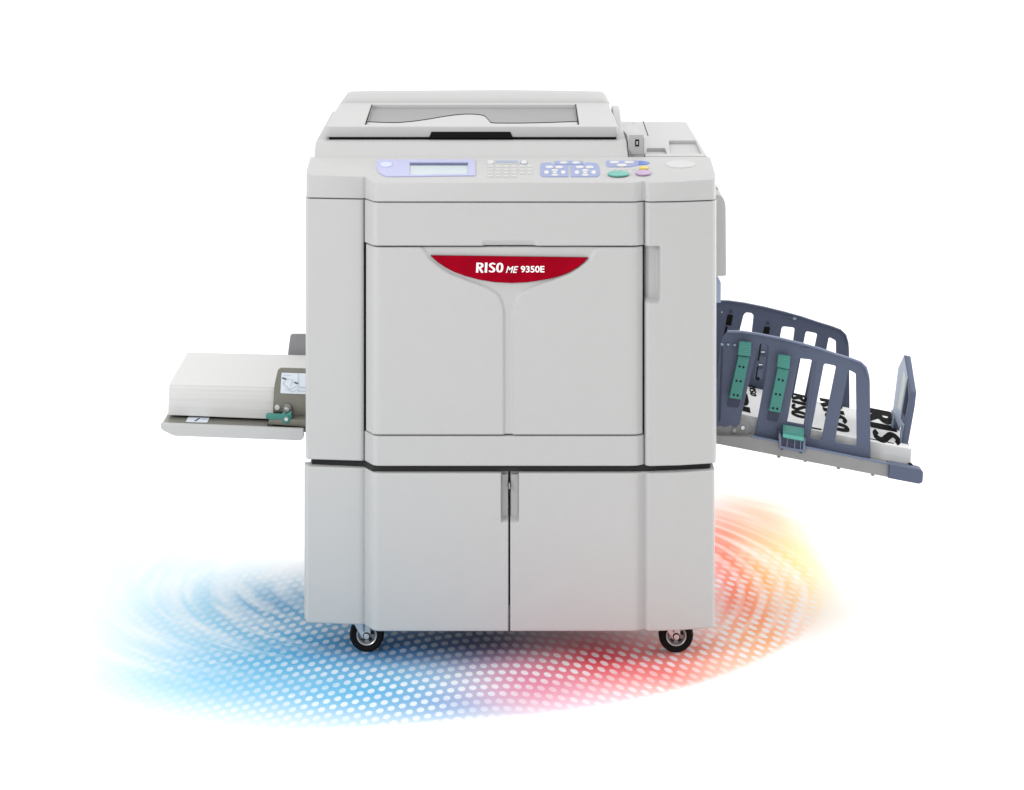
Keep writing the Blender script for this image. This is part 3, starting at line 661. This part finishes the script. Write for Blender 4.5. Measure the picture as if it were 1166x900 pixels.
# rear guide arrangers seen as dark slots
for lp in ([(828.6, 358.4), (834.6, 359.0), (832.6, 371), (826.2, 370.2)], [(870.6, 372.0), (877.0, 373.0), (875.4, 381), (868.8, 380)], [(826.4, 372), (828.6, 372), (820.6, 410), (818.6, 410)]):
    slab('guide_slit', [lp], YR - .0012, .001, M['black'], rg, 0)
for x, y in ((832.3, 355.2), (874.6, 368.6)): slab('guide_rivet', [ell(x, y, 1.5, 1.5, 14)], YR - .003, .003, M['slated'], rg, .0004)
slab('guide_rivet', [ell(822.0, 355.8, 1.1, 1.1, 12)], YR - .003, .003, M['steel'], rg, .0003)
# teal clamp at the foot of the front guide
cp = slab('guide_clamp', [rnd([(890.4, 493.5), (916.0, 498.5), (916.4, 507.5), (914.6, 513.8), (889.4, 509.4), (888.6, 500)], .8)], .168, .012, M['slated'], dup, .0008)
slab('clamp_frame', [rnd([(886.6, 494), (889.4, 494), (889.8, 508.0), (914.0, 512.4), (915.0, 499), (917.4, 499), (916.6, 515.6), (887.4, 510.6)], .4)], .1655, .006, M['rim'], cp, .0006)
for x in (896.5, 905.2, 912.0): slab('clamp_bar', [line(x, 500, x - .6, 510.6 + (x-896)*.15, 1.2)], .166, .004, M['rim'], cp, .0003)
slab('clamp_foot', [rnd(rect(889, 892, 510.5, 512.5), .5)], .166, .006, M['slated'], cp, .0003)
slab('clamp_foot', [rnd(rect(910.4, 913.6, 514.2, 516.4), .5)], .166, .006, M['slated'], cp, .0003)
bm = bmesh.new()
A = [P(891.2, 491.4, .157), P(915.4, 495.6, .157), P(914.6, 503.0, .157), P(891.6, 498.6, .157)]
B = [P(891.6, 483.2, .178), P(915.6, 487.4, .178), P(914.4, 503.0, .178), P(891.6, 498.6, .178)]
prism_bm(bm, A, B); from_bm(bm, 'clamp_lever', M['teal'], cp, .0010)
slab('clamp_band', [[(891.4, 493.8), (915.2, 498.2), (914.8, 502.2), (891.6, 497.8)]], .1562, .0012, M['grn'], cp, .0002)
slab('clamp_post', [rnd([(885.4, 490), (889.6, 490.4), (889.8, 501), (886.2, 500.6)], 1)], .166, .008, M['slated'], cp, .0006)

# end stopper: an upright plate across the tray, leaning with it
zt = P(1036, 512, .20)
uT = Vector((math.sin(math.radians(10)), 0, math.cos(math.radians(10))))
def stp(Y, h, off=0): # point of the stopper plane: depth Y, height h above its foot
    b0 = P(1030.5, 514, .20); c = Vector((math.cos(math.radians(10)), 0, -math.sin(math.radians(10))))
    q = b0 + uT*h + c*off; return Vector((q.x, Y, q.z))
def stop_part(name, loops, off, thick, m, parent, bevel=.0006):
    o0 = stp(0, 0, off)
    # local x = -Y so that the outward normal faces the machine
    return flat(name, loops, o0, (0, -1, 0), uT, thick, m, parent, bevel)
def yh(l): return [(-a, b) for a, b in l]
es = stop_part('end_stopper', [rnd(yh([(.245, .0), (.275, .0), (.290, .028), (.345, .030), (.360, .0), (.395, .0), (.405, .045), (.425, .118), (.386, .150), (.376, .150), (.252, .106), (.243, .080), (.243, .035)]), [.001, .002, .004, .004, .002, .002, .004, .003, .003, .002, .003, .004, .004], 3),
               rnd(yh([(.262, .050), (.296, .052), (.300, .112), (.280, .100), (.260, .088)]), .002)], 0, .012, M['slate'], dup, .0012)
stop_part('stopper_face', [rnd(yh([(.300, .022), (.396, .030), (.421, .116), (.385, .147), (.376, .147), (.302, .122)]), .001)], -.0012, .0012, M['slatel'], es, .0006)
M['pane'] = mat('pale_pane', (0.42, 0.47, 0.45, 1), .3)
stop_part('stopper_pane', [rnd(yh([(.308, .052), (.348, .052), (.352, .124), (.334, .124), (.308, .112)]), .002)], -.0018, .001, M['pane'], es, .0002)
stop_part('stopper_crossbar', [rnd(yh([(.250, .026), (.395, .034), (.395, .042), (.250, .040)]), .002)], -.0022, .0022, M['slatel'], es, .0006)
for y0 in (.249, .364):
    stop_part('stopper_leg', [rnd(yh([(y0, .002), (y0 + .010, .002), (y0 + .022, .036), (y0 + .006, .036)]), .001)], -.0022, .0022, M['slatel'], es, .0005)
stop_part('stopper_hole_dark', [yh([(.260, .048), (.298, .050), (.302, .114), (.280, .102), (.258, .086)])], .009, .002, M['black'], es, 0)  # black plate added behind the window so the hole looks dark
stop_part('stopper_foot', [rnd(yh([(.235, -.012), (.41, -.012), (.40, .004), (.25, .004)]), .002)], .004, .012, M['slate'], es, .001)
slab('stopper_rear_block', [rnd([(1016, 469), (1024.5, 467.8), (1026.5, 472), (1022.5, 486), (1018, 486)], 1)], .44, .02, M['slatel'], es, .001)
slab('tray_knob', [ell(1037, 531.5, 3.4, 3.0)], .190, .012, M['black'], dup, .0008)

# ================================================================ paper
ream = thing('paper_stack', 'thick ream of blank white paper on the feed tray left of the machine', 'paper stack', (-.50, .35, P(250, 474, .2).z))
xw = -.3725
def wallpx(Y): return CX + xw / (S*(1 + Y/D))
rw = wallpx(.2)
bm = bmesh.new()
n = 30; random.seed(2)
fr = [(192.6, 438.0), (rw, 442.2), (rw, 479.0), (191.4, 472.6)]
A = [P(*p, .200) for p in fr]; B = [Vector((q.x, .502, q.z)) for q in A]
# sheets: slight unevenness of the edge, layer by layer
rows = []
for i in range(n + 1):
    t = i / n; j = random.uniform(-.00025, .00025) if 0 < i < n else 0
    a = A[0].lerp(A[3], t); b = A[1].lerp(A[2], t); c = B[1].lerp(B[2], t); d = B[0].lerp(B[3], t)
    rows.append([bm.verts.new(a + Vector((j, j, 0))), bm.verts.new(b + Vector((0, j, 0))), bm.verts.new(c), bm.verts.new(d + Vector((j, 0, 0)))])
bm.faces.new(rows[0]); bm.faces.new(rows[-1])
for a, b in zip(rows, rows[1:]):
    for i in range(4): bm.faces.new([a[i], a[(i+1) % 4], b[(i+1) % 4], b[i]])
from_bm(bm, 'ream', M['paper'], ream, angle=25)

prt = thing('paper_stack', 'stack of printed sheets with bold black lettering on the slatted blue receiving tray', 'paper stack', (.6, .35, P(930, 500, .2).z))
TOPL = [(815.5, 465.2), (870, 477.2), (923.5, 489.2), (985, 501.6), (1038, 511.8)]
BOT = [(1036.4, 532.2), (815.5, 489.5)]
YS0, YS1 = .205, .485
bm = bmesh.new()
rows = []
A = [P(a, b, YS0) for a, b in TOPL]; Bm = [P(1036.4 - (1036.4-815.5)*(1 - i/4), 532.2 - 42.7*(1 - i/4), YS0) for i in range(5)]
n = 14; grid = []
for i in range(n + 1):
    t = i/n; j = random.uniform(-.00025, .00025) if 0 < i < n else 0
    f = [A[k].lerp(Bm[k], t) + Vector((j if k == 4 else 0, j, 0)) for k in range(5)]
    grid.append([bm.verts.new(p) for p in f] + [bm.verts.new((p.x, YS1, p.z)) for p in f[::-1]])
bm.faces.new(grid[-1])
for k in range(4): bm.faces.new([grid[0][k], grid[0][k+1], grid[0][8-k], grid[0][9-k]])
for a, b in zip(grid, grid[1:]):
    for i in range(10): bm.faces.new([a[i], a[(i+1) % 10], b[(i+1) % 10], b[i]])
sh = from_bm(bm, 'sheets', M['paper2'], prt, angle=25)
def onSheet(px, py):
    best = None
    for p, q in zip(A, A[1:]):
        m_ = (q.z - p.z)/(q.x - p.x)
        s_ = (H - p.z + m_*p.x)/((py - CY)*S + m_*(px - CX)*S)
        X = (px - CX)*S*s_
        if X >= p.x - 1e-6 or best is None: best = Vector((X, (s_-1)*D, p.z + m_*(X - p.x)))
    return best
def sheet_word(text, bs, ts, be, te):
    def fn(u, v):
        a = Vector(bs).lerp(Vector(be), u); b = Vector(ts).lerp(Vector(te), u); q = a.lerp(b, v); r = onSheet(q.x, q.y)
        if r.y < YS0 + .0005: r.y = YS0 + .0005
        return r
    word_mesh('printed_lettering', text, fn, M['ink'], prt, (0, 0, .0006))
sheet_word('RISO', (852.6, 437.4), (860.2, 439.2), (854.4, 450.0), (861.6, 452.2))
sheet_word('RI', (829, 444), (851, 449), (833, 466.6), (855, 472.0))
sheet_word('RISO', (902.5, 447.6), (922, 452.2), (900.8, 473.0), (921, 478.0))
sheet_word('RISO', (932.8, 453.4), (957, 457.6), (944.5, 488.0), (968.6, 493.4))
sheet_word('RIS', (983.5, 463.6), (1014.4, 469.6), (997, 502.6), (1027, 508.4))
bm = bmesh.new()
for l in (line(924.4, 487.6, 935.6, 489.6, 1.5), line(984, 498.6, 1018, 505.4, .8)):
    bm.faces.new([bm.verts.new(onSheet(a, b) + Vector((0, 0, .0007))) for a, b in l])
from_bm(bm, 'printed_line', M['ink'], prt)

# ================================================================ STAND
std = thing('cabinet_stand', 'light grey two-door wheeled cabinet under the duplicator', 'cabinet', (0, .36, 0))
def pull(px, py):
    q = sm(570.2, 571.8, px) * (1 - sm(590.0, 591.0, px))
    return .024 * q * (1 - sm(587.5, 597.2, py)) * 1.0
Q = dict(step=6, fine=(566, 594, 536, 600, 1.0))
PT, PB = 539.2, 719.2
relief('cabinet_door', 346.6, 578.9, PT, PB, M['body'], std, .085, pull, **Q)
relief('cabinet_door', 581.0, 813.8, PT, PB, M['body'], std, .085, pull, **Q)
for a_, b_ in ((571.6, 578.2), (581.8, 590.0)):
    slab('door_handle', [rnd(rect(a_, b_, 540.4, 588), .5)], .018, .002, M['pull'], std, .0004)
box('door_catch', P(579.2, 0).x, P(580.8, 0).x, .010, .03, Zc(558.5), Zc(552), M['rear'], std, 0)
ztop, zbot = Zc(539.6), Zc(PB) 
box('cabinet_body', P(352, 0, .09).x, P(810, 0, .09).x, .0865, YB, zbot + .022, ztop - .004, M['body'], std, .003)
plan('plinth', [(P(354.5, 0, .06).x, .068), (P(414, 0, .05).x, .050), (P(424, 0, .015).x, .013), (P(720, 0, .013).x, .013), (P(737, 0, .015).x, .015), (P(808, 0, .04).x, .036), (P(810, 0, .06).x, .06), (P(806, 0, .06).x, .6), (P(358, 0, .06).x, .6)],
     Zc(539.0), Zc(531.6), M['plinth'], std, .0006)
# casters
def caster(cx, Y, rz=0):
    r = .0325; c = bpy.data.objects.new('caster', None)
    base = bmesh.new(); box_bm(base, cx - .026, cx + .026, Y - .012, Y + .04, .072, .0765)
    c = from_bm(base, 'caster', M['steel'], std, .001)
    bm = bmesh.new()
    prof = [(.0190, 0), (.0215, -.001), (.0290, -.002), (.0320, .002), (r, .006), (r, .018), (.0320, .022), (.0290, .026), (.0190, .024)]
    n = 56; rings = [[bm.verts.new((cx + a*math.cos(2*math.pi*i/n), Y + y, r + a*math.sin(2*math.pi*i/n))) for a, y in prof] for i in range(n)]
    for i in range(n):
        for k in range(len(prof)): bm.faces.new([rings[i][k], rings[(i+1) % n][k], rings[(i+1) % n][(k+1) % 9], rings[i][(k+1) % 9]])
    from_bm(bm, 'tyre', M['tyre'], c, angle=50)
    bm = bmesh.new()
    prof = [(.0150, .007), (.0152, .001), (.0168, -.0022), (.0184, -.0028), (.0196, -.0015), (.0196, .022), (.0150, .022)]
    rings = [[bm.verts.new((cx + max(a, .0004)*math.cos(2*math.pi*i/n), Y + y, r + max(a, .0004)*math.sin(2*math.pi*i/n))) for a, y in prof] for i in range(n)]
    for i in range(n):
        for k in range(6): bm.faces.new([rings[i][k], rings[(i+1) % n][k], rings[(i+1) % n][k+1], rings[i][k+1]])
    from_bm(bm, 'rim', M['steel'], c, angle=50)
    bm = bmesh.new(); cyl(bm, (cx, r), .0151, Y + .0055, Y + .021, 40); from_bm(bm, 'hub_disc', M['rear'], c, .0004)
    for k in range(5):
        a0 = math.radians(-54 + 72*k); bm = bmesh.new()
        ring_ = lambda y: [(cx + q*math.cos(a0+w), y, r + q*math.sin(a0+w)) for q, w in ((.0075, -.30), (.0146, -.28), (.0146, .28), (.0075, .30))]
        prism_bm(bm, ring_(Y + .0046), ring_(Y + .0056)); from_bm(bm, 'hub_pocket', M['plinth'], c)
    # fork: pressed steel leg slanting down to the axle, with a turned edge
    L = rnd([(cx - .029, .076), (cx - .028, .062), (cx - .0135, .037), (cx - .0065, .0262), (cx + .0045, .0262), (cx + .0078, .034), (cx + .0062, .050), (cx + .0062, .076)], [.001, .004, .006, .004, .004, .004, .004, .001])
    flat('fork_edge', [rnd([(cx - .0075, .076), (cx - .0075, .043), (cx - .0045, .0395), (cx - .0030, .043), (cx - .0030, .076)], [0, .001, .001, .001, 0])], (0, Y - .0078, 0), (1,0,0), (0,0,1), .0025, M['trayside'], c, .0006)
    flat('fork', [L], (0, Y - .0055, 0), (1,0,0), (0,0,1), .003, M['steel'], c, .0008)
    flat('fork', [L], (0, Y + .030, 0), (1,0,0), (0,0,1), .003, M['steel'], c, .0008)
    bm = bmesh.new(); cyl(bm, (cx, r), .0052, Y - .0095, Y + .034, 24); from_bm(bm, 'axle', M['steel'], c, .0008)
    bm = bmesh.new(); cyl(bm, (cx, r), .0070, Y - .0066, Y - .0050, 24); from_bm(bm, 'axle_washer', M['plinth'], c, .0004)
x1, x2 = P(417.6, 0, .066).x, P(769.8, 0, .066).x
for x, y in ((x1, .066), (x2, .062), (x1, .63), (x2, .63)): caster(x, y)
